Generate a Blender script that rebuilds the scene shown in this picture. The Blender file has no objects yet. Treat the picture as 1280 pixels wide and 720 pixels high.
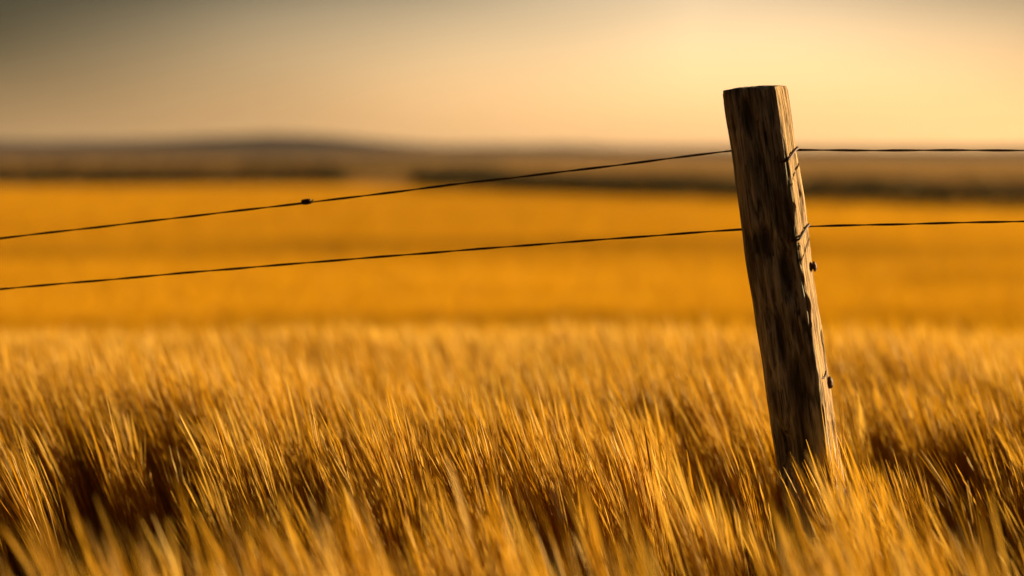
import bpy, bmesh, math, random
import numpy as np
from mathutils import Vector, Matrix, noise as mn

SC = bpy.context.scene
COL = SC.collection
R = math.radians
rng = np.random.default_rng(7)
random.seed(7)

# ------------------------------------------------------------------ view
FPX = 85.0 / 36.0 * 1280.0
HC = 1.05
PITCH = math.atan((360 - 190) / FPX)
PD = 5.5                                   # metres to the post
SUN_EL, SUN_AZ = R(11.0), R(62.0)          # azimuth from +Y towards +X

def at(px, py, Y):
    """the world point seen at pixel (px, py) at distance Y along the view axis on the ground plan"""
    dx, dz = (px - 640) / FPX, -(py - 360) / FPX
    y = math.cos(PITCH) + dz * math.sin(PITCH)
    z = -math.sin(PITCH) + dz * math.cos(PITCH)
    k = Y / y
    return Vector((dx * k, Y, HC + z * k))

# ------------------------------------------------------------------ terrain
def smooth(a, b, x):
    t = np.clip((x - a) / (b - a), 0, 1)
    return t * t * (3 - 2 * t)

_ys = np.concatenate([np.linspace(-60, 6, 40), np.linspace(6.2, 80, 400), np.linspace(81, 9000, 300)])
def _slope(y):
    s = -np.clip(0.0108 * (y - 4.3), 0, 0.0805) - .05 * smooth(29, 36, y)
    return s * (1 - smooth(38, 58, y))
_zs = np.concatenate([[0], np.cumsum((_slope(_ys[1:]) + _slope(_ys[:-1])) / 2 * np.diff(_ys))])
PLAIN = float(_zs[-1])
def vnoise(x, y, seed=0):
    """value noise, vectorised, 0..1"""
    xi, yi = np.floor(x).astype(np.int64), np.floor(y).astype(np.int64)
    fx, fy = x - xi, y - yi
    fx, fy = fx * fx * (3 - 2 * fx), fy * fy * (3 - 2 * fy)
    def h(a, b):
        n = (a * 374761393 + b * 668265263 + seed * 974634211) & 0xffffffff
        n = ((n ^ (n >> 13)) * 1274126177) & 0xffffffff
        return ((n ^ (n >> 16)) & 0xffff) / 65535.0
    return (h(xi, yi) * (1 - fx) + h(xi + 1, yi) * fx) * (1 - fy) + (h(xi, yi + 1) * (1 - fx) + h(xi + 1, yi + 1) * fx) * fy
def zt(x, y):
    x = np.asarray(x, float); y = np.asarray(y, float)
    z = np.interp(y, _ys, _zs)
    z = z + 0.09 * (vnoise(x * .33 + 40, y * .4 + 3, 1) - .5) * smooth(-50, 2, y)
    z = z + 0.5 * (vnoise(x / 60 + 9, y / 60 + 5, 2) - .5) * smooth(60, 160, y)
    return z

# ------------------------------------------------------------------ helpers
def new_mat(name):
    m = bpy.data.materials.new(name); m.use_nodes = True
    nt = m.node_tree; nt.nodes.clear()
    out = nt.nodes.new('ShaderNodeOutputMaterial')
    return m, nt, out
def node(nt, t, **kw):
    n = nt.nodes.new(t)
    for k, v in kw.items():
        if k in n.inputs: n.inputs[k].default_value = v
        else: setattr(n, k, v)
    return n
def ramp(nt, stops, interp='LINEAR'):
    n = nt.nodes.new('ShaderNodeValToRGB'); cr = n.color_ramp; cr.interpolation = interp
    while len(cr.elements) < len(stops): cr.elements.new(0.5)
    for e, (p, c) in zip(cr.elements, stops):
        e.position = p; e.color = (*c, 1)
    return n
def tag(o, label=None, cat=None, group=None, kind=None):
    if label: o['label'] = label
    if cat: o['category'] = cat
    if group: o['group'] = group
    if kind: o['kind'] = kind
    return o
def link(name, me, mat, parent=None):
    o = bpy.data.objects.new(name, me); COL.objects.link(o)
    if mat: me.materials.append(mat)
    if parent: o.parent = parent
    return o
def mesh_np(name, verts, quads, smooth_shade=False, tint=None):
    me = bpy.data.meshes.new(name)
    nv, nf = len(verts), len(quads)
    me.vertices.add(nv); me.vertices.foreach_set('co', np.ascontiguousarray(verts, np.float32).ravel())
    me.loops.add(nf * 4); me.loops.foreach_set('vertex_index', np.ascontiguousarray(quads, np.int32).ravel())
    me.polygons.add(nf); me.polygons.foreach_set('loop_start', np.arange(0, nf * 4, 4, dtype=np.int32))
    if smooth_shade: me.polygons.foreach_set('use_smooth', np.ones(nf, bool))
    if tint is not None:
        a = me.attributes.new('tint', 'FLOAT', 'POINT'); a.data.foreach_set('value', np.ascontiguousarray(tint, np.float32))
    me.update(calc_edges=True)
    return me
def tube(pts, rad, sides=8, closed_ends=True):
    """a tube along points -> (verts, faces) ; rad is a number or a list"""
    pts = [Vector(p) for p in pts]
    vs, fs = [], []
    up = Vector((0, 0, 1))
    for i, p in enumerate(pts):
        t = (pts[min(i + 1, len(pts) - 1)] - pts[max(i - 1, 0)]).normalized()
        a = t.cross(up)
        if a.length < 1e-3: a = t.cross(Vector((0, 1, 0)))
        a.normalize(); b = t.cross(a)
        r = rad[i] if hasattr(rad, '__len__') else rad
        for k in range(sides):
            w = 2 * math.pi * k / sides
            vs.append(p + a * (r * math.cos(w)) + b * (r * math.sin(w)))
    for i in range(len(pts) - 1):
        for k in range(sides):
            k2 = (k + 1) % sides
            fs.append((i * sides + k, i * sides + k2, (i + 1) * sides + k2, (i + 1) * sides + k))
    if closed_ends:
        fs.append(tuple(range(sides)))
        fs.append(tuple((len(pts) - 1) * sides + k for k in reversed(range(sides))))
    return vs, fs
def merge(name, pieces, mat, parent=None, smooth_shade=True):
    vs, fs = [], []
    for v, f in pieces:
        o = len(vs); vs += v; fs += [tuple(i + o for i in q) for q in f]
    me = bpy.data.meshes.new(name); me.from_pydata([tuple(v) for v in vs], [], fs)
    bm = bmesh.new(); bm.from_mesh(me); bmesh.ops.recalc_face_normals(bm, faces=bm.faces); bm.to_mesh(me); bm.free()
    if smooth_shade: me.polygons.foreach_set('use_smooth', [True] * len(me.polygons))
    me.update()
    return link(name, me, mat, parent)

# ------------------------------------------------------------------ materials
def grass_mat(name, dark, mid, light, gloss=0.03, transl=0.45):
    m, nt, out = new_mat(name)
    at_ = node(nt, 'ShaderNodeAttribute', attribute_name='tint')
    cr = ramp(nt, [(0.0, dark), (0.5, mid), (1.0, light)])
    nt.links.new(at_.outputs['Fac'], cr.inputs[0])
    d = node(nt, 'ShaderNodeBsdfDiffuse'); t = node(nt, 'ShaderNodeBsdfTranslucent')
    g = node(nt, 'ShaderNodeBsdfGlossy', Roughness=0.45)
    g.inputs['Color'].default_value = (0.9, 0.75, 0.45, 1)
    nt.links.new(cr.outputs[0], d.inputs[0]); nt.links.new(cr.outputs[0], t.inputs[0])
    a = node(nt, 'ShaderNodeMixShader'); a.inputs[0].default_value = transl
    nt.links.new(d.outputs[0], a.inputs[1]); nt.links.new(t.outputs[0], a.inputs[2])
    b = node(nt, 'ShaderNodeMixShader'); b.inputs[0].default_value = gloss * .5
    nt.links.new(a.outputs[0], b.inputs[1]); nt.links.new(g.outputs[0], b.inputs[2])
    nt.links.new(b.outputs[0], out.inputs[0])
    return m
M_grass = grass_mat('dry_grass', (0.25, 0.11, 0.007), (0.54, 0.262, 0.010), (0.72, 0.44, 0.075))
M_field = grass_mat('ripe_field', (0.22, 0.095, 0.002), (0.54, 0.262, 0.004), (0.70, 0.36, 0.010), gloss=.01)
M_leaf = grass_mat('hedge_leaf', (0.012, 0.013, 0.005), (0.026, 0.024, 0.008), (0.045, 0.036, 0.011), gloss=.05, transl=.25)

def ground_mat():
    m, nt, out = new_mat('ground_soil_and_fields')
    geo = node(nt, 'ShaderNodeNewGeometry')
    sep = node(nt, 'ShaderNodeSeparateXYZ'); nt.links.new(geo.outputs['Position'], sep.inputs[0])
    # near: dark soil with dry litter
    n1 = node(nt, 'ShaderNodeTexNoise', Scale=22.0, Detail=6.0); nt.links.new(geo.outputs['Position'], n1.inputs['Vector'])
    soil = ramp(nt, [(0.3, (0.022, 0.013, 0.006)), (0.55, (0.06, 0.034, 0.012)), (0.75, (0.15, 0.08, 0.02))])
    nt.links.new(n1.outputs[0], soil.inputs[0])
    # far: bands of ripe and stubble fields
    mp = node(nt, 'ShaderNodeMapping'); mp.inputs['Scale'].default_value = (0.0022, 0.011, 0.0)
    nt.links.new(geo.outputs['Position'], mp.inputs[0])
    n2 = node(nt, 'ShaderNodeTexNoise', Scale=1.0, Detail=3.0); nt.links.new(mp.outputs[0], n2.inputs['Vector'])
    gold = ramp(nt, [(0.3, (0.36, 0.15, 0.012)), (0.6, (0.55, 0.25, 0.02))])
    nt.links.new(n2.outputs[0], gold.inputs[0])
    mp3 = node(nt, 'ShaderNodeMapping'); mp3.inputs['Scale'].default_value = (0.0012, 0.0045, 0.0)
    nt.links.new(geo.outputs['Position'], mp3.inputs[0])
    n3 = node(nt, 'ShaderNodeTexNoise', Scale=1.0, Detail=4.0); nt.links.new(mp3.outputs[0], n3.inputs['Vector'])
    tan = ramp(nt, [(0.32, (0.10, 0.062, 0.022)), (0.5, (0.30, 0.17, 0.06)), (0.68, (0.42, 0.23, 0.07))])
    nt.links.new(n3.outputs[0], tan.inputs[0])
    def step(a, b):
        r = node(nt, 'ShaderNodeMapRange'); r.inputs['From Min'].default_value = a; r.inputs['From Max'].default_value = b
        nt.links.new(sep.outputs['Y'], r.inputs['Value']); return r
    s1, s2 = step(20, 40), step(360, 400)
    x1 = node(nt, 'ShaderNodeMixRGB'); x2 = node(nt, 'ShaderNodeMixRGB')
    nt.links.new(s1.outputs[0], x1.inputs[0]); nt.links.new(soil.outputs[0], x1.inputs[1]); nt.links.new(gold.outputs[0], x1.inputs[2])
    nt.links.new(s2.outputs[0], x2.inputs[0]); nt.links.new(x1.outputs[0], x2.inputs[1]); nt.links.new(tan.outputs[0], x2.inputs[2])
    d = node(nt, 'ShaderNodeBsdfDiffuse'); nt.links.new(x2.outputs[0], d.inputs[0])
    bp = node(nt, 'ShaderNodeBump', Strength=0.6, Distance=0.02); nt.links.new(n1.outputs[0], bp.inputs['Height'])
    nt.links.new(bp.outputs[0], d.inputs['Normal'])
    nt.links.new(d.outputs[0], out.inputs[0])
    return m
M_ground = ground_mat()

def hill_mat():
    m, nt, out = new_mat('haze_tinted_hillside')
    geo = node(nt, 'ShaderNodeNewGeometry')
    mp = node(nt, 'ShaderNodeMapping'); mp.inputs['Scale'].default_value = (0.003, 0.003, 0.03)
    nt.links.new(geo.outputs['Position'], mp.inputs[0])
    n = node(nt, 'ShaderNodeTexNoise', Scale=1.0, Detail=5.0); nt.links.new(mp.outputs[0], n.inputs['Vector'])
    cr = ramp(nt, [(0.3, (0.034, 0.026, 0.040)), (0.7, (0.070, 0.054, 0.078))])  # mauve of distant haze put into the hillside colour
    nt.links.new(n.outputs[0], cr.inputs[0])
    d = node(nt, 'ShaderNodeBsdfDiffuse'); nt.links.new(cr.outputs[0], d.inputs[0]); nt.links.new(d.outputs[0], out.inputs[0])
    return m
M_hill = hill_mat()

def wood_mat():
    m, nt, out = new_mat('weathered_timber')
    tc = node(nt, 'ShaderNodeTexCoord')
    mp = node(nt, 'ShaderNodeMapping'); mp.inputs['Scale'].default_value = (1, 1, 0.055)
    nt.links.new(tc.outputs['Object'], mp.inputs[0])
    g = node(nt, 'ShaderNodeTexNoise', Scale=150.0, Detail=8.0, Roughness=0.62, Distortion=0.6); nt.links.new(mp.outputs[0], g.inputs['Vector'])
    mp2 = node(nt, 'ShaderNodeMapping'); mp2.inputs['Scale'].default_value = (1, 1, 0.16)
    nt.links.new(tc.outputs['Object'], mp2.inputs[0])
    b = node(nt, 'ShaderNodeTexNoise', Scale=34.0, Detail=5.0, Roughness=0.6, Distortion=0.4); nt.links.new(mp2.outputs[0], b.inputs['Vector'])
    c1 = ramp(nt, [(0.30, (0.03, 0.022, 0.013)), (0.41, (0.20, 0.185, 0.15)), (0.56, (0.44, 0.415, 0.345)), (0.8, (0.60, 0.57, 0.48))])
    nt.links.new(g.outputs[0], c1.inputs[0])
    c2 = ramp(nt, [(0.34, (0.32, 0.29, 0.25)), (0.50, (0.80, 0.78, 0.74)), (0.62, (1, 1, 1))])
    nt.links.new(b.outputs[0], c2.inputs[0])
    mx = node(nt, 'ShaderNodeMixRGB', blend_type='MULTIPLY'); mx.inputs[0].default_value = 1
    nt.links.new(c1.outputs[0], mx.inputs[1]); nt.links.new(c2.outputs[0], mx.inputs[2])
    at_ = node(nt, 'ShaderNodeAttribute', attribute_name='lit_facet')  # lighter, warmer colour painted on the right facet as sunlight
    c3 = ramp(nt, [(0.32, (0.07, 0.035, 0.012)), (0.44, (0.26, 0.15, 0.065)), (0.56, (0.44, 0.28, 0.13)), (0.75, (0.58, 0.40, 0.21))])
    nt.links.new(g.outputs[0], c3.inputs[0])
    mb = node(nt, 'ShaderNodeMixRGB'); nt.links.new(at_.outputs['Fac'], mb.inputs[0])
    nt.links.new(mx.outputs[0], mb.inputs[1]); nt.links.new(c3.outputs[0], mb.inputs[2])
    ro = node(nt, 'ShaderNodeAttribute', attribute_name='hollow_shade')  # shade of hollows and cracks painted into the wood colour
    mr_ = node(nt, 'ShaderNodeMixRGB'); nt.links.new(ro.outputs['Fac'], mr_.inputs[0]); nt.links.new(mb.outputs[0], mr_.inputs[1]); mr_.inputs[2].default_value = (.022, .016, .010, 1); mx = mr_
    p = node(nt, 'ShaderNodeBsdfPrincipled', Roughness=0.88)
    p.inputs['Specular IOR Level'].default_value = 0.15
    nt.links.new(mx.outputs[0], p.inputs['Base Color'])
    ad = node(nt, 'ShaderNodeMath', operation='ADD'); nt.links.new(g.outputs[0], ad.inputs[0]); nt.links.new(b.outputs[0], ad.inputs[1])
    bp = node(nt, 'ShaderNodeBump', Strength=0.9, Distance=0.006); nt.links.new(ad.outputs[0], bp.inputs['Height'])
    nt.links.new(bp.outputs[0], p.inputs['Normal']); nt.links.new(p.outputs[0], out.inputs[0])
    return m
M_wood = wood_mat()

def rust_mat(name, a, b, metal=0.3, rough=0.7):
    m, nt, out = new_mat(name)
    tc = node(nt, 'ShaderNodeTexCoord')
    n = node(nt, 'ShaderNodeTexNoise', Scale=180.0, Detail=4.0); nt.links.new(tc.outputs['Object'], n.inputs['Vector'])
    cr = ramp(nt, [(0.35, a), (0.65, b)]); nt.links.new(n.outputs[0], cr.inputs[0])
    p = node(nt, 'ShaderNodeBsdfPrincipled', Roughness=rough, Metallic=metal); nt.links.new(cr.outputs[0], p.inputs['Base Color'])
    nt.links.new(p.outputs[0], out.inputs[0])
    return m
M_wire = rust_mat('rusted_wire', (0.022, 0.012, 0.008), (0.055, 0.028, 0.015))
M_rust = rust_mat('rusted_staple', (0.03, 0.012, 0.008), (0.09, 0.03, 0.016))

# ------------------------------------------------------------------ the ground: one sheet to the horizon
gy = np.concatenate([np.linspace(-40, 1.5, 12), np.linspace(2, 14, 61), np.linspace(15, 80, 66), np.geomspace(84, 7500, 70)])
ux = np.linspace(-1, 1, 121)
X = np.sign(ux) * (np.abs(ux) ** 2.6)
vx = X[None, :] * (60 + np.maximum(gy, 0)[:, None] * 0.9)
vy = np.repeat(gy[:, None], len(ux), 1)
vz = zt(vx, vy)
V = np.stack([vx, vy, vz], -1).reshape(-1, 3)
nx = len(ux)
ii = (np.arange(len(gy) - 1)[:, None] * nx + np.arange(nx - 1)[None, :]).ravel()
Q = np.stack([ii, ii + 1, ii + nx + 1, ii + nx], -1)
g = link('ground', mesh_np('ground', V, Q, True), M_ground); tag(g, kind='structure')

# ------------------------------------------------------------------ hills on the horizon
def ridge(name, prof, Y, depth, seed):
    """a rounded ridge: prof = [(px, py)] skyline at distance Y"""
    pxs = np.linspace(prof[0][0], prof[-1][0], 160)
    pys = np.interp(pxs, [p[0] for p in prof], [p[1] for p in prof])
    k = np.ones(5) / 5; pys[2:-2] = np.convolve(pys, k, 'valid')
    xs = (pxs - 640) / FPX * Y
    top = HC - (pys - 190) / FPX * Y + (vnoise(pxs / 30, pxs * 0, seed) - .5) * 1.5
    vv = []
    cs = np.linspace(-1, 1, 25)
    for c in cs:
        h = (1 - abs(c) ** 1.7)
        zz = PLAIN - 3 + (top - PLAIN + 3) * h + (vnoise(xs / 90, xs * 0 + c * 6, seed + 3) - .5) * 5 * (1 - h) * h
        vv.append(np.stack([xs, np.full_like(xs, Y + c * depth), zz], -1))
    vv = np.concatenate(vv); n = len(pxs)
    i2 = (np.arange(len(cs) - 1)[:, None] * n + np.arange(n - 1)[None, :]).ravel()
    q = np.stack([i2, i2 + 1, i2 + n + 1, i2 + n], -1)
    o = link(name, mesh_np(name, vv, q, True), M_hill); tag(o, kind='structure'); return o
ridge('hills', [(-2600, 188), (-1500, 180), (-500, 182), (-100, 178), (120, 177), (230, 173), (300, 169), (360, 166), (415, 166), (450, 171), (490, 181), (530, 185), (610, 185), (635, 176), (685, 176), (730, 185), (900, 184), (1100, 185), (1300, 184), (1900, 180), (2800, 186), (3800, 190)], 2900, 420, 11)

# ------------------------------------------------------------------ blades
def blades(root, yaw, lean, leandir, L, width, tint, st, wid, curve=0.18):
    """many blades in one mesh. st: stations 0..1, wid: width factor (n, S)"""
    n, S = len(root), len(st)
    side = np.stack([np.cos(yaw), np.sin(yaw), np.zeros(n)], -1)
    ld = np.stack([np.cos(leandir), np.sin(leandir), np.zeros(n)], -1)
    V = np.zeros((n, S, 2, 3), np.float32)
    for s, t in enumerate(st):
        a = lean * (1 - curve + curve * 1.4 * t)
        c = root + ld * (L * t * np.sin(a))[:, None]
        c[:, 2] += L * t * np.cos(a)
        w = (width * wid[:, s] * 0.5)[:, None]
        V[:, s, 0] = c - side * w; V[:, s, 1] = c + side * w
    base = (np.arange(n) * S * 2)[:, None]
    qs = []
    for s in range(S - 1):
        o = base + s * 2
        qs.append(np.concatenate([o, o + 1, o + 3, o + 2], 1))
    return V.reshape(-1, 3), np.concatenate(qs), np.repeat(tint, S * 2)

# --- near grass on the rise
GAPS = []
def gap(px, py, rx, ry, s, zl=0.32):
    # px, py -> point on the grass level
    Y = (HC - zl) * FPX / (py - 190)
    GAPS.append(((px - 640) / FPX * Y + .05, Y, rx * 1.15, ry * 1.55, min(1, s * 1.3)))
gap(1165, 562, .085, .45, 1.0); gap(1205, 640, .03, .25, .5)
gap(175, 602, .07, .40, .9); gap(228, 612, .07, .40, .9); gap(55, 625, .09, .35, .8); gap(15, 590, .06, .3, .7)
gap(330, 655, .04, .3, .6); gap(395, 650, .04, .3, .5); gap(580, 600, .035, .3, .6)
gap(120, 640, .05, .3, .7); gap(905, 590, .05, .3, .6); gap(1010, 640, .06, .30, .8); gap(1185, 700, .05, .2, .6); gap(1270, 640, .06, .3, .7)
gap(100, 700, .10, .25, .7); gap(940, 700, .07, .25, .7); gap(985, 600, .05, .25, .7)
gap(60, 705, .12, .3, .8); gap(250, 690, .07, .25, .7); gap(830, 690, .06, .25, .7); gap(1000, 670, .07, .3, .8)
gap(700, 640, .05, .3, .5); gap(520, 690, .05, .25, .6); gap(780, 620, .04, .3, .5)

def near_grass():
    nt_ = 13000
    n0 = 73000
    y = 2.6 + (18.5 - 2.6) * rng.random(n0)
    x = (rng.random(n0) * 2 - 1) * (0.30 * y + 2.2)
    keep = rng.random(n0) < (0.30 * y + 2.2) / (0.30 * 18.5 + 2.2) * (.42 + .58 * (1 - smooth(7, 12, y)))
    x, y = x[keep], y[keep]
    dn = vnoise(x * 3.2 + 70, y * 1.6 + 11, 21) * .65 + vnoise(x * 8 + 5, y * 4 + 31, 22) * .35
    p = 0.16 + 0.84 * smooth(.34, .56, dn); p += (1 - p) * smooth(5.9, 7.2, y); p *= (1 - .62 * (1 - smooth(4.2, 5.3, y))) * (1 - .35 * (1 - smooth(3.6, 4.5, y)))
    thin = np.zeros_like(x)
    for gx, gy_, rx, ry, s in GAPS:
        e = np.exp(-(((x - gx) / rx) ** 2 + ((y - gy_) / ry) ** 2))
        thin = np.maximum(thin, e * s)
    p *= 1 - np.clip(thin * 1.3, 0, 1)
    # keep clear of the timber itself
    p *= ~((np.abs(x - 0.665) < .085) & (np.abs(y - PD) < .085))
    rp = 640 + x / y * FPX
    p = np.where((rp > 1018) & (rp < 1095) & (y > 4.65) & (y < 5.55), p * .04, p)
    k = rng.random(len(x)) < p
    x, y, thin, dn = x[k], y[k], thin[k], dn[k]
    N = len(x)
    tl = (0.39 + .11 * rng.random(N)) * (0.85 + .26 * vnoise(x * 1.3 + 4, y * 1.3, 23)) * (1 - .35 * thin)
    tlean = R(17) + R(3.6) * rng.standard_normal(N) + R(4) * (vnoise(x * 1.7, y * 1.7 + 9, 24) - .5)
    tdir = math.pi + R(13) * rng.standard_normal(N)
    ttint = vnoise(x * 2.1 + 17, y * 1.2 + 3, 25) * .5 + .25 + .12 * rng.standard_normal(N)
    ttint += 0.30 * smooth(8.5, 12.0, y)
    ex = [(1078, 5.28, .44, 19), (1098, 5.20, .46, 18), (1066, 5.42, .49, 5), (985, 5.30, .45, 16), (1128, 5.32, .46, 18)]
    x = np.concatenate([x, [(e[0] - 640) / FPX * e[1] for e in ex]]); y = np.concatenate([y, [e[1] for e in ex]])
    tl = np.concatenate([tl, [e[2] for e in ex]]); tlean = np.concatenate([tlean, [R(e[3]) for e in ex]])
    tdir = np.concatenate([tdir, [math.pi] * len(ex)]); ttint = np.concatenate([ttint, [.6] * len(ex)]); N = len(x)
    nb = rng.integers(20, 36, N)
    idx = np.repeat(np.arange(N), nb); n = len(idx)
    sp = 0.006 + 0.011 * rng.random(N)
    root = np.stack([x[idx], y[idx], np.zeros(n)], -1)
    root[:, :2] += rng.standard_normal((n, 2)) * sp[idx][:, None]
    root[:, 2] = zt(root[:, 0], root[:, 1]) - 0.01
    L = tl[idx] * (0.66 + 0.42 * rng.random(n))
    lean = tlean[idx] + R(2.7) * rng.standard_normal(n)
    ldir = tdir[idx] + R(10) * rng.standard_normal(n)
    yaw = rng.random(n) * math.pi * 2
    st = np.array([0, .35, .66, .80, .92, 1.0])
    w = 0.0020 + 0.0010 * rng.random(n)
    head = rng.random(n) < .42
    wid = np.empty((n, 6), np.float32)
    wid[:] = np.array([1.0, 1.0, .85, .65, .4, .08])
    wid[head] = np.array([.55, .5, .45, 1.9, 1.5, .25])
    tint = np.clip(ttint[idx] + .20 * rng.standard_normal(n) + head * .12, 0, 1)
    return blades(root, yaw, lean, ldir, L, w, tint, st, wid)
v, q, t = near_grass()
NB = len(q)
o = link('golden_grass', mesh_np('golden_grass', v, q, False, t), M_grass)
tag(o, 'tall dry golden grass leaning left around the foot of the post', 'grass', kind='stuff')

# --- ripe field beyond the rise
def far_field():
    n0 = 590000
    y = 50 * (400 / 50) ** rng.random(n0)
    y[:60000] = 15 + 35 * rng.random(60000)
    hw = 0.30 * y + 16
    x = (rng.random(n0) * 2 - 1) * hw
    EH = (HC - PLAIN) / 5.0
    k = y < EH * np.where(x > -12, 326 - 1.62 * (x + 12) / EH, 326)
    x, y = x[k], y[k]; n = len(x)
    root = np.stack([x, y, zt(x, y) - .02], -1)
    L = (0.42 + .22 * rng.random(n)) * (.88 + .24 * vnoise(x / 3, y / 6, 41)) * (1 - .7 * smooth(30, 36, y) * (1 - smooth(50, 66, y)))
    lean = R(14) + R(8) * rng.standard_normal(n)
    ldir = math.pi + R(30) * rng.standard_normal(n)
    yaw = rng.random(n) * 2 * math.pi
    w = (0.026 + .03 * rng.random(n)) * (0.6 + y / 180)
    band = vnoise(x / (.55 * y) + 3, np.log(y) * 6.5 + 2, 42) * .65 + vnoise(x / (.22 * y) + 8, np.log(y) * 13, 43) * .35
    tint = .58 + 1.25 * (band - .5) + .07 * rng.standard_normal(n)
    tint -= .20 * np.exp(-((y - 122 - 14 * (vnoise(x / 30, x * 0, 47) - .5)) / 10) ** 2) * smooth(.25, .6, vnoise(x / 26 + 2, x * 0, 46))
    tint += .22 * (1 - smooth(34, 50, y))
    tint -= .17 * smooth(45, 60, y) * (1 - smooth(75, 110, y + 5 * (vnoise(x / 9, y / 9, 44) - .5)))
    tint -= .16 * smooth(250, 340, y)
    st = np.array([0, .55, 1.0]); wid = np.tile(np.array([.8, 1.0, .15], np.float32), (n, 1))
    return blades(root, yaw, lean, ldir, L, w, np.clip(tint, 0, 1), st, wid)
v, q, t = far_field()
o = link('field_grass', mesh_np('field_grass', v, q, False, t), M_field)
tag(o, 'wide blurred field of ripe golden grass below the distant hedgerows', 'field grass', kind='stuff')

# --- paler stubble beyond the hedgerows
def stubble():
    n = 90000
    y = 215 * (2300 / 215) ** rng.random(n)
    x = (rng.random(n) * 2 - 1) * (0.25 * y + 15)
    EH = (HC - PLAIN) / 5.0; k = y > EH * np.where(x > -12, np.maximum(334 - 1.62 * (x + 12) / EH, 200), 345)
    x, y = x[k], y[k]; n = len(x)
    root = np.stack([x, y, zt(x, y) - .02], -1)
    L = .30 + .25 * rng.random(n)
    w = .25 + .35 * rng.random(n)
    band = vnoise(x / 400 + 1, y / 130 + 6, 61) * .7 + vnoise(x / 120, y / 60, 62) * .3
    tint = np.clip(.5 + .9 * (band - .5) + .1 * rng.standard_normal(n), 0, 1)
    st = np.array([0, .55, 1.0]); wid = np.tile(np.array([.8, 1.0, .3], np.float32), (n, 1))
    return blades(root, rng.random(n) * 6.28, R(12) + R(8) * rng.standard_normal(n), math.pi + R(40) * rng.standard_normal(n), L, w, tint, st, wid)
M_stub = grass_mat('pale_stubble', (0.14, 0.078, 0.022), (0.35, 0.18, 0.05), (0.48, 0.26, 0.085), gloss=.03, transl=.3)
v, q, t = stubble()
o = link('stubble', mesh_np('stubble', v, q, False, t), M_stub)
tag(o, 'pale brown stubble fields between the hedgerows and the hills', 'stubble field', kind='stuff')

# ------------------------------------------------------------------ hedgerows across the plain
def hedge(name, pts, Wd, H, label, seed, dens=11):
    """a hedge along a polyline of ground points: leaf-sized faces through a lumpy band, on many short stems"""
    r = np.random.default_rng(seed)
    pts = np.array(pts, float)
    seg = np.linalg.norm(np.diff(pts, axis=0), axis=1); cum = np.concatenate([[0], np.cumsum(seg)])
    n = int(cum[-1] * H * dens)
    s = r.random(n) * cum[-1]
    cx, cy = np.interp(s, cum, pts[:, 0]), np.interp(s, cum, pts[:, 1])
    top = H * (.88 + .13 * vnoise(s / 9, s * 0 + seed, seed)) * (.94 + .12 * vnoise(s / 2, s * 0, seed + 1))
    a = r.random(n) * 2 * math.pi; rr = np.sqrt(r.random(n))
    u = rr * np.cos(a) * Wd * .5; h = r.random(n) ** .75
    x = cx + u * .5; y = cy + u; z = zt(x, y) + h * top * np.sqrt(np.clip(1 - (u / (Wd * .55)) ** 2, .05, 1))
    sz = .14 + .22 * r.random(n)
    d1 = r.standard_normal((n, 3)); d1 /= np.linalg.norm(d1, axis=1)[:, None]
    d2 = np.cross(d1, r.standard_normal((n, 3))); d2 /= np.linalg.norm(d2, axis=1)[:, None]
    c = np.stack([x, y, z], -1)
    V = np.stack([c - d1 * sz[:, None], c - d2 * sz[:, None] * .55, c + d1 * sz[:, None], c + d2 * sz[:, None] * .55], 1).reshape(-1, 3)
    Qd = np.arange(n * 4).reshape(n, 4)
    tint = np.repeat(np.clip(.5 + .25 * r.standard_normal(n) + .3 * (vnoise(s / 5, h * 3, seed + 2) - .5), 0, 1), 4)
    o = link(name, mesh_np(name, V, Qd, False, tint), M_leaf)
    return tag(o, label, 'hedge', 'hedgerows across the plain')
def gp(px, py):
    Y = (HC - PLAIN) * FPX / (py - 190)
    return ((px - 640) / FPX * Y, Y)
hedge('hedgerow', [gp(-420, 234), gp(0, 235), gp(200, 236), gp(330, 236), gp(430, 235)], 4.5, 4.1, 'dark low hedgerow along the far edge of the golden field at left', 51, 34)
hedge('hedgerow', [gp(395, 219), gp(480, 220), gp(625, 221)], 7.0, 3.2, 'short faded hedgerow set further back between the two long dark ones', 52, 20)
hedge('hedgerow', [gp(520, 236), gp(640, 242), gp(800, 248), gp(1000, 255), gp(1280, 264), gp(1900, 284)], 4.0, 2.8, 'long dark hedgerow slanting nearer behind the post towards the right', 53, 34)

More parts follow.
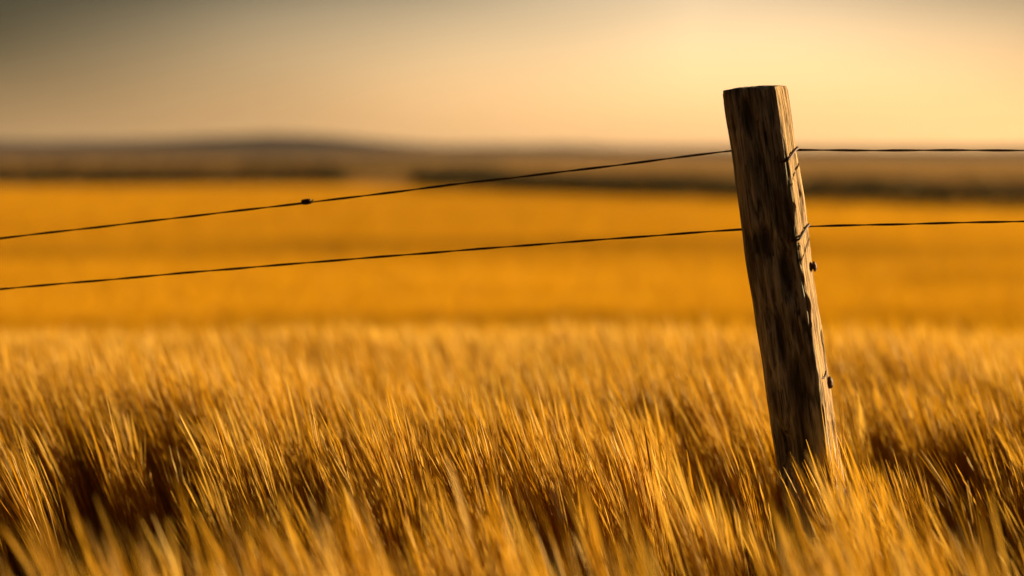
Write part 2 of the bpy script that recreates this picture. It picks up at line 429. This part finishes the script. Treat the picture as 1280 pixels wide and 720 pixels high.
# ------------------------------------------------------------------ the post
TOP, BOT = at(943, 110, PD), at(1005, 540, PD)
axis = (TOP - BOT).normalized()
base = BOT + axis * ((-0.0 - BOT.z) / axis.z)
HT = (TOP - base).length
def make_post(loc):
    root = bpy.data.objects.new('fence_post', None); COL.objects.link(root); root.empty_display_size = .2
    zax = axis; yax = (Vector((0, 1, 0)) - zax * zax.y).normalized(); xax = yax.cross(zax)
    M = Matrix((xax, yax, zax)).transposed().to_4x4(); M.translation = loc
    root.matrix_world = M
    # cross-section: split flat face towards the camera, narrow facet to the right, rounded back
    P = [(-.074, -.006), (-.0725, -.022), (-.067, -.040), (-.057, -.054), (-.040, -.063), (-.018, -.067), (.005, -.0685), (.026, -.0680), (.0395, -.0665), (.0445, -.0630), (.0785, .030), (.072, .044), (.045, .060), (0, .073), (-.05, .056), (-.070, .022)]
    P = np.array(P + [P[0]]); d = np.concatenate([[0], np.cumsum(np.linalg.norm(np.diff(P, axis=0), axis=1))])
    NA, NZ = 150, 300
    u = np.linspace(0, d[-1], NA, endpoint=False)
    px, py = np.interp(u, d, P[:, 0]), np.interp(u, d, P[:, 1])
    tx = np.roll(px, -2) - np.roll(px, 2); ty = np.roll(py, -2) - np.roll(py, 2)
    ln = np.hypot(tx, ty); nxn, nyn = ty / ln, -tx / ln
    zs = np.linspace(-.12, HT, NZ)
    # hollows and knots: (x, z from the top in pixels, half-width px, half-height px, depth)
    dents = [(985, 338, 9, 34, .016), (957, 300, 8, 22, .010), (1000, 480, 14, 40, .010), (935, 150, 7, 28, .008), (975, 420, 6, 40, .008), (932, 300, 5, 9, .008), (1006, 318, 5, 12, .010), (950, 215, 6, 45, .007), (962, 400, 5, 16, .006), (985, 560, 25, 30, .012), (1012, 360, 4, 8, .006), (966, 128, 4, 22, .005)]
    bumps = [(998, 400, 5, 10, .003), (1014, 380, 4, 12, .004), (1026, 432, 5, 6, .004), (1029, 470, 5, 8, .003), (925, 350, 6, 30, .003)]
    Vt = []; hollow_shade = []
    inv = M.inverted()
    def loc_of(px_, py_):
        q = inv @ at(px_, py_, PD - .066); return q.x, q.z
    D = [(*loc_of(a, b), w / 550, h / 550, dep) for a, b, w, h, dep in dents] + [(*loc_of(a, b), w / 550, h / 550, -dep) for a, b, w, h, dep in bumps]
    for j, z in enumerate(zs):
        f = 1 + .022 * mn.noise(Vector((3.1, 0, z * 3))) + .020 * mn.noise(Vector((7, 2, z * 11)))
        ox = .004 * mn.noise(Vector((9, 1, z * 2.6)))
        tz = HT - z
        for i in range(NA):
            x0, y0 = px[i], py[i]
            c1 = mn.noise(Vector((x0 * 75, y0 * 75, z * 4.5)))
            c2 = mn.noise(Vector((x0 * 190 + 5, y0 * 190, z * 9)))
            c3 = mn.noise(Vector((x0 * 22, y0 * 22 + 4, z * 7)))
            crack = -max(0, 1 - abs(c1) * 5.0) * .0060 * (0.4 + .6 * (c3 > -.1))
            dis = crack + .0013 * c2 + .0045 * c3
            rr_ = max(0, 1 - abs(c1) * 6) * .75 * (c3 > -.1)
            if nyn[i] < -.35:
                for dx, dz, w, h, dep in D:
                    e = ((x0 - dx) / w) ** 2 + ((z - dz) / h) ** 2
                    if e < 6:
                        dis -= dep * 1.5 * math.exp(-e) * (1 + .5 * c1)
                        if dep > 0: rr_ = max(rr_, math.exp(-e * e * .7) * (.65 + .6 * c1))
            x, y = x0 * f + ox + nxn[i] * dis, y0 * f + nyn[i] * dis
            zz = z
            if tz < .16: zz = z - x0 * .085 * (1 - tz / .16)
            if tz < .03:       # chipped, gently domed saw cut
                k = 1 - tz / .03
                zz = zz - k * k * (.003 * max(0, -x0 / .074 - .3) + .004 * mn.noise(Vector((x0 * 60, y0 * 60, 1))) )
                if tz < .008: x *= .975; y *= .975
            Vt.append((x, y, zz)); hollow_shade.append(rr_)
    Q = []
    for j in range(NZ - 1):
        for i in range(NA):
            i2 = (i + 1) % NA
            Q.append((j * NA + i, j * NA + i2, (j + 1) * NA + i2, (j + 1) * NA + i))
    # end grain: rings closing to the middle, a little domed and checked
    last = (NZ - 1) * NA; rings = 6
    b0 = len(Vt)
    for k in range(1, rings):
        s = 1 - k / rings
        for i in range(NA):
            x, y, z = Vt[last + i]
            Vt.append((x * s, y * s, HT + (z - HT) * s + .004 * (1 - s * s) + .002 * mn.noise(Vector((x * s * 120, y * s * 120, 2)))))
    Vt.append((0, 0, HT + .004)); cc = len(Vt) - 1
    prev = last
    for k in range(1, rings):
        cur = b0 + (k - 1) * NA
        for i in range(NA):
            i2 = (i + 1) % NA
            Q.append((prev + i, prev + i2, cur + i2, cur + i))
        prev = cur
    for i in range(NA): Q.append((prev + i, prev + (i + 1) % NA, cc))
    me = bpy.data.meshes.new('timber'); me.from_pydata(Vt, [], Q)
    ra = me.attributes.new('hollow_shade', 'FLOAT', 'POINT'); ra.data.foreach_set('value', np.array(hollow_shade + [.25] * (len(Vt) - len(hollow_shade)), np.float32))
    lit_facet = np.zeros(len(Vt), np.float32)
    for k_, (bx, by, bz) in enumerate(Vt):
        if bx > .037 and by < .05: lit_facet[k_] = 1.0
    # the painted sunlit colour ends a little unevenly down the corner
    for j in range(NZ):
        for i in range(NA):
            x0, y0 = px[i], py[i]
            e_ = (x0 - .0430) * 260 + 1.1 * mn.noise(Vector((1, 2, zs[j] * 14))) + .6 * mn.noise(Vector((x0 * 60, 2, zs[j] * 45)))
            lit_facet[j * NA + i] = 0.0 if y0 > .034 else min(1, max(0, e_ + .5))
    at2 = me.attributes.new('lit_facet', 'FLOAT', 'POINT'); at2.data.foreach_set('value', lit_facet)
    me.polygons.foreach_set('use_smooth', [True] * len(me.polygons)); me.update()
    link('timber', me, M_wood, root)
    return root, M
post, PM = make_post(base)
tag(post, 'weathered split timber fence post leaning left in the golden grass', 'fence post')
def L3(px, py, Y): return PM.inverted() @ at(px, py, Y)
def staple(points, rad, label=None, name='staple'):
    o = merge(name, [tube(points, rad, 8)], M_rust, post)
    if label: o['label'] = label
    return o
def facet_y(px, corner, edge):          # depth of the right facet between its two edges
    return PD - .066 + .066 * max(0, min(1, (px - corner) / (edge - corner))) - .003
# tie wires bent round the sunlit facet where each fence wire leaves the post
for (py0, py1, pyw) in ((201, 188, 187.5), (302, 288, 283)):
    z0, z1, zw = (L3(985, y_, PD - .066).z for y_ in (py0, py1, pyw))
    prof = [(.026, -.066, 0), (.031, -.0705, 0), (.0425, -.0710, .05), (.0495, -.062, .22), (.0570, -.042, .45), (.0650, -.020, .68), (.0730, .003, .88), (.0830, .030, 1.05), (.078, .048, 1.1), (.052, .068, 1.0), (.030, .082, .95)]
    staple([Vector((x, y, z0 + (z1 - z0) * f)) for x, y, f in prof], .0026, name='wire_tie')
# rusty staples and a nail on the right edge
def rings(cx, cy, w, h, Y0, Y1, rad, label):
    pts = []
    for k in range(9):
        a = math.pi * k / 8
        pts.append(L3(cx - w * math.cos(a), cy + h * math.sin(a), Y0 + (Y1 - Y0) * k / 8))
    staple(pts, rad, label)
rings(1027.5, 464, 5, 9, PD - .056, PD - .022, .0026, 'dull grey loop of wire low on the sunlit edge')
def nail(cx, cy, Y, w, h, label):
    c = L3(cx, cy, Y); vs, fs = [], []
    bm = bmesh.new(); bmesh.ops.create_icosphere(bm, subdivisions=3, radius=1)
    for v_ in bm.verts:
        nn = 1 + .22 * mn.noise(v_.co * 2.3 + Vector((cx, 0, 0)))
        v_.co = Vector((v_.co.x * w * nn, v_.co.y * .012 * nn, v_.co.z * h * nn)) + c
    me = bpy.data.meshes.new('nail'); bm.to_mesh(me); bm.free()
    me.polygons.foreach_set('use_smooth', [True] * len(me.polygons))
    o = link('rusty_nail', me, M_rust, post); o['label'] = label
nail(1037, 478, PD + .020, .0080, .015, 'bulky rust-red nail head low on the right edge')
nail(1018, 333, PD + .022, .005, .012, 'small rust-brown nail stub on the right edge')

# ------------------------------------------------------------------ the wires
def strand_pair(path, r=.0017, pitch=.24):
    """two strands twisted about a smooth path"""
    path = [Vector(p) for p in path]
    dense = []
    for i in range(len(path) - 1):
        n = max(2, int((path[i + 1] - path[i]).length / .008))
        for k in range(n): dense.append(path[i].lerp(path[i + 1], k / n))
    dense.append(path[-1])
    s = 0; A, B = [], []
    for i, p in enumerate(dense):
        if i: s += (p - dense[i - 1]).length
        w = 2 * math.pi * s / pitch
        j = .0012 * mn.noise(Vector((s * 5, path[0].z * 9, 0)))
        off = Vector((0, math.cos(w), math.sin(w))) * r * .8
        A.append(p + off + Vector((0, 0, j))); B.append(p - off + Vector((0, 0, j)))
    return [tube(A, r, 6), tube(B, r, 6)]
def catenary(pts, n=14):
    out = []
    for i in range(len(pts) - 1):
        a, b, sag = pts[i][0], pts[i + 1][0], pts[i][1]
        for k in range(n):
            f = k / n; p = a.lerp(b, f); p.z -= sag * 4 * f * (1 - f); out.append(p)
    out.append(pts[-1][0]); return out
def wire(name, pl, label):
    root = bpy.data.objects.new(name, None); COL.objects.link(root)
    tag(root, label, 'wire', 'fence wires tied to the post')
    o = merge('strands', strand_pair(catenary(pl)), M_wire, root)
    return root
YB = PD + .078
def onward(p0, p1, x):
    return p0 + (p1 - p0) * ((x - p0.x) / (p1.x - p0.x))
UP_END = onward(at(995, 187.5, YB), at(1285, 186.0, 5.66), 4.05)
LO_END = onward(at(1010, 283, YB), at(1285, 274.6, 5.66), 4.05)
NEXT = Vector((4.10, UP_END.y - .085, -.02))
up = wire('fence_wire', [(at(-2000, 545, 6.9), .02), (at(0, 298, 5.85), .002), (at(915, 188.5, YB), 0), (at(995, 187.5, YB), .006), (UP_END, 0)],
          'upper rusty twisted fence wire with a dark knot on its left span')
lo = wire('fence_wire', [(at(-1900, 560, 6.8), .02), (at(0, 361.5, 5.85), -.004), (at(929, 286.5, YB), 0), (at(1010, 283, YB), .006), (LO_END, 0)],
          'lower plain rusty fence wire crossing the post midway down')
# knot on the upper wire: a short coil round the strands with two cut ends
kc = at(383, 252.2, 5.85 - .272 * 383 / 915); kd = (at(420, 247.8, 5.75) - at(345, 256.6, 5.75)).normalized()
kd.y = 0; kd.normalize(); kn = Vector((-kd.z, 0, kd.x))
coil = []
for k in range(61):
    f = k / 60; w = f * 2 * math.pi * 5
    rr = .0040 + .0016 * math.sin(f * math.pi)
    coil.append(kc + kd * ((f - .5) * .022) + Vector((0, math.cos(w) * rr, 0)) + kn * (math.sin(w) * rr))
end1 = [coil[0], coil[0] - kd * .008 - kn * .004, coil[0] - kd * .013 - kn * .008]
end2 = [coil[-1], coil[-1] + kd * .006 + kn * .003, coil[-1] + kd * .011 + kn * .001]
kn_o = merge('knot', [tube(coil, .0023, 6), tube(end1[:2], .0016, 6), tube(end2[:2], .0016, 6)], M_wire, up)

# the next post along the fence, out of frame to the right
p2 = post.copy(); COL.objects.link(p2)
for ch in list(post.children):
    if ch.name.startswith('timber'):
        c = ch.copy(); COL.objects.link(c); c.parent = p2
p2.matrix_world = Matrix.Translation(NEXT) @ Matrix.Rotation(R(-2), 4, 'Y') @ Matrix.Rotation(R(140), 4, 'Z')
tag(p2, 'next weathered timber post along the wires beyond the leaning one', 'fence post')

# ------------------------------------------------------------------ haze
USE_HAZE = True
if USE_HAZE:
    m, nt, out = new_mat('warm_haze')
    pv = node(nt, 'ShaderNodeVolumePrincipled'); pv.inputs['Color'].default_value = (1.0, 0.88, 0.72, 1)
    pv.inputs['Density'].default_value = 0.00003; pv.inputs['Anisotropy'].default_value = 0.55
    nt.links.new(pv.outputs[0], out.inputs['Volume'])
    m.cycles.homogeneous_volume = True
    bm = bmesh.new(); bmesh.ops.create_cube(bm, size=1)
    for v_ in bm.verts:
        v_.co = Vector((v_.co.x * 15000, 3700 + v_.co.y * 7900, (PLAIN - 6) if v_.co.z < 0 else 60))
    me = bpy.data.meshes.new('haze'); bm.to_mesh(me); bm.free()
    tag(link('haze', me, m), kind='stuff')

# ------------------------------------------------------------------ sky and sun
W = bpy.data.worlds.new('World'); SC.world = W; W.use_nodes = True
nt = W.node_tree; nt.nodes.clear()
out = nt.nodes.new('ShaderNodeOutputWorld'); bg = nt.nodes.new('ShaderNodeBackground')
sky = nt.nodes.new('ShaderNodeTexSky'); sky.sky_type = 'NISHITA'; sky.sun_disc = False
sky.sun_elevation = SUN_EL; sky.sun_rotation = SUN_AZ
sky.air_density = 1.0; sky.dust_density = 1.2; sky.ozone_density = 0.5
warm = node(nt, 'ShaderNodeMixRGB', blend_type='MULTIPLY'); warm.inputs[0].default_value = 1.0
warm.inputs[2].default_value = (1.0, 0.77, 0.74, 1)
nt.links.new(sky.outputs[0], warm.inputs[1])
# a soft bank of brown-grey cloud, thickest high on the left
tc = nt.nodes.new('ShaderNodeTexCoord'); sep = nt.nodes.new('ShaderNodeSeparateXYZ')
nt.links.new(tc.outputs['Generated'], sep.inputs[0])
mp = nt.nodes.new('ShaderNodeMapping'); mp.inputs['Scale'].default_value = (3.5, 3.5, 11.0)
nt.links.new(tc.outputs['Generated'], mp.inputs[0])
cn = node(nt, 'ShaderNodeTexNoise', Scale=1.0, Detail=2.0); nt.links.new(mp.outputs[0], cn.inputs['Vector'])
def math_(op, a, b=None):
    n = nt.nodes.new('ShaderNodeMath'); n.operation = op
    for i, s in enumerate((a, b)):
        if s is None: continue
        if isinstance(s, (int, float)): n.inputs[i].default_value = s
        else: nt.links.new(s, n.inputs[i])
    return n.outputs[0]
# bank = -2.4 x + 5 z + noise
v1 = math_('MULTIPLY', math_('ABSOLUTE', math_('SUBTRACT', sep.outputs['X'], 0.075)), 2.4)
v2 = math_('MULTIPLY', sep.outputs['Z'], 9.5)
v3 = math_('MULTIPLY', math_('SUBTRACT', cn.outputs[0], 0.5), 0.5)
v4 = math_('MULTIPLY', math_('SUBTRACT', 0.95, sep.outputs['Y']), 0.5)  # added darker sky behind the camera, out of view, dims the post front
s_ = math_('ADD', math_('ADD', math_('ADD', v1, v2), v3), math_('MAXIMUM', v4, 0.0))
mr = node(nt, 'ShaderNodeMapRange', interpolation_type='SMOOTHSTEP'); mr.inputs['From Min'].default_value = 0.12; mr.inputs['From Max'].default_value = 1.35
nt.links.new(s_, mr.inputs['Value'])
cl = node(nt, 'ShaderNodeMixRGB', blend_type='MULTIPLY'); cl.inputs[2].default_value = (0.055, 0.068, 0.066, 1)
nt.links.new(mr.outputs[0], cl.inputs[0]); nt.links.new(warm.outputs[0], cl.inputs[1])
nt.links.new(cl.outputs[0], bg.inputs[0]); bg.inputs[1].default_value = 0.092
nt.links.new(bg.outputs[0], out.inputs[0])

S = Vector((math.sin(SUN_AZ) * math.cos(SUN_EL), math.cos(SUN_AZ) * math.cos(SUN_EL), math.sin(SUN_EL)))
sl = bpy.data.lights.new('sun', 'SUN'); sl.energy = 5.0; sl.angle = R(0.5); sl.color = (1.0, 0.76, 0.40)
so = bpy.data.objects.new('sun', sl); COL.objects.link(so); so.rotation_euler = S.to_track_quat('Z', 'Y').to_euler()

# ------------------------------------------------------------------ camera
cd = bpy.data.cameras.new('camera'); cam = bpy.data.objects.new('camera', cd); COL.objects.link(cam)
cd.lens = 85; cd.sensor_width = 36; cd.clip_start = 0.1; cd.clip_end = 20000
cam.location = (0, 0, HC); cam.rotation_euler = (math.pi / 2 - PITCH, 0, 0)
cd.dof.use_dof = True; cd.dof.focus_distance = PD - .10; cd.dof.aperture_fstop = 1.62
SC.camera = cam
vs = SC.view_settings
vs.view_transform = 'Standard'; vs.look = 'None'; vs.exposure = 1.45; vs.gamma = 1.0; vs.use_curve_mapping = False
SC.cycles.max_bounces = 8; SC.cycles.transmission_bounces = 6; SC.cycles.volume_bounces = 1
print('grass faces', NB, 'plain', PLAIN, 'post', base, HT)
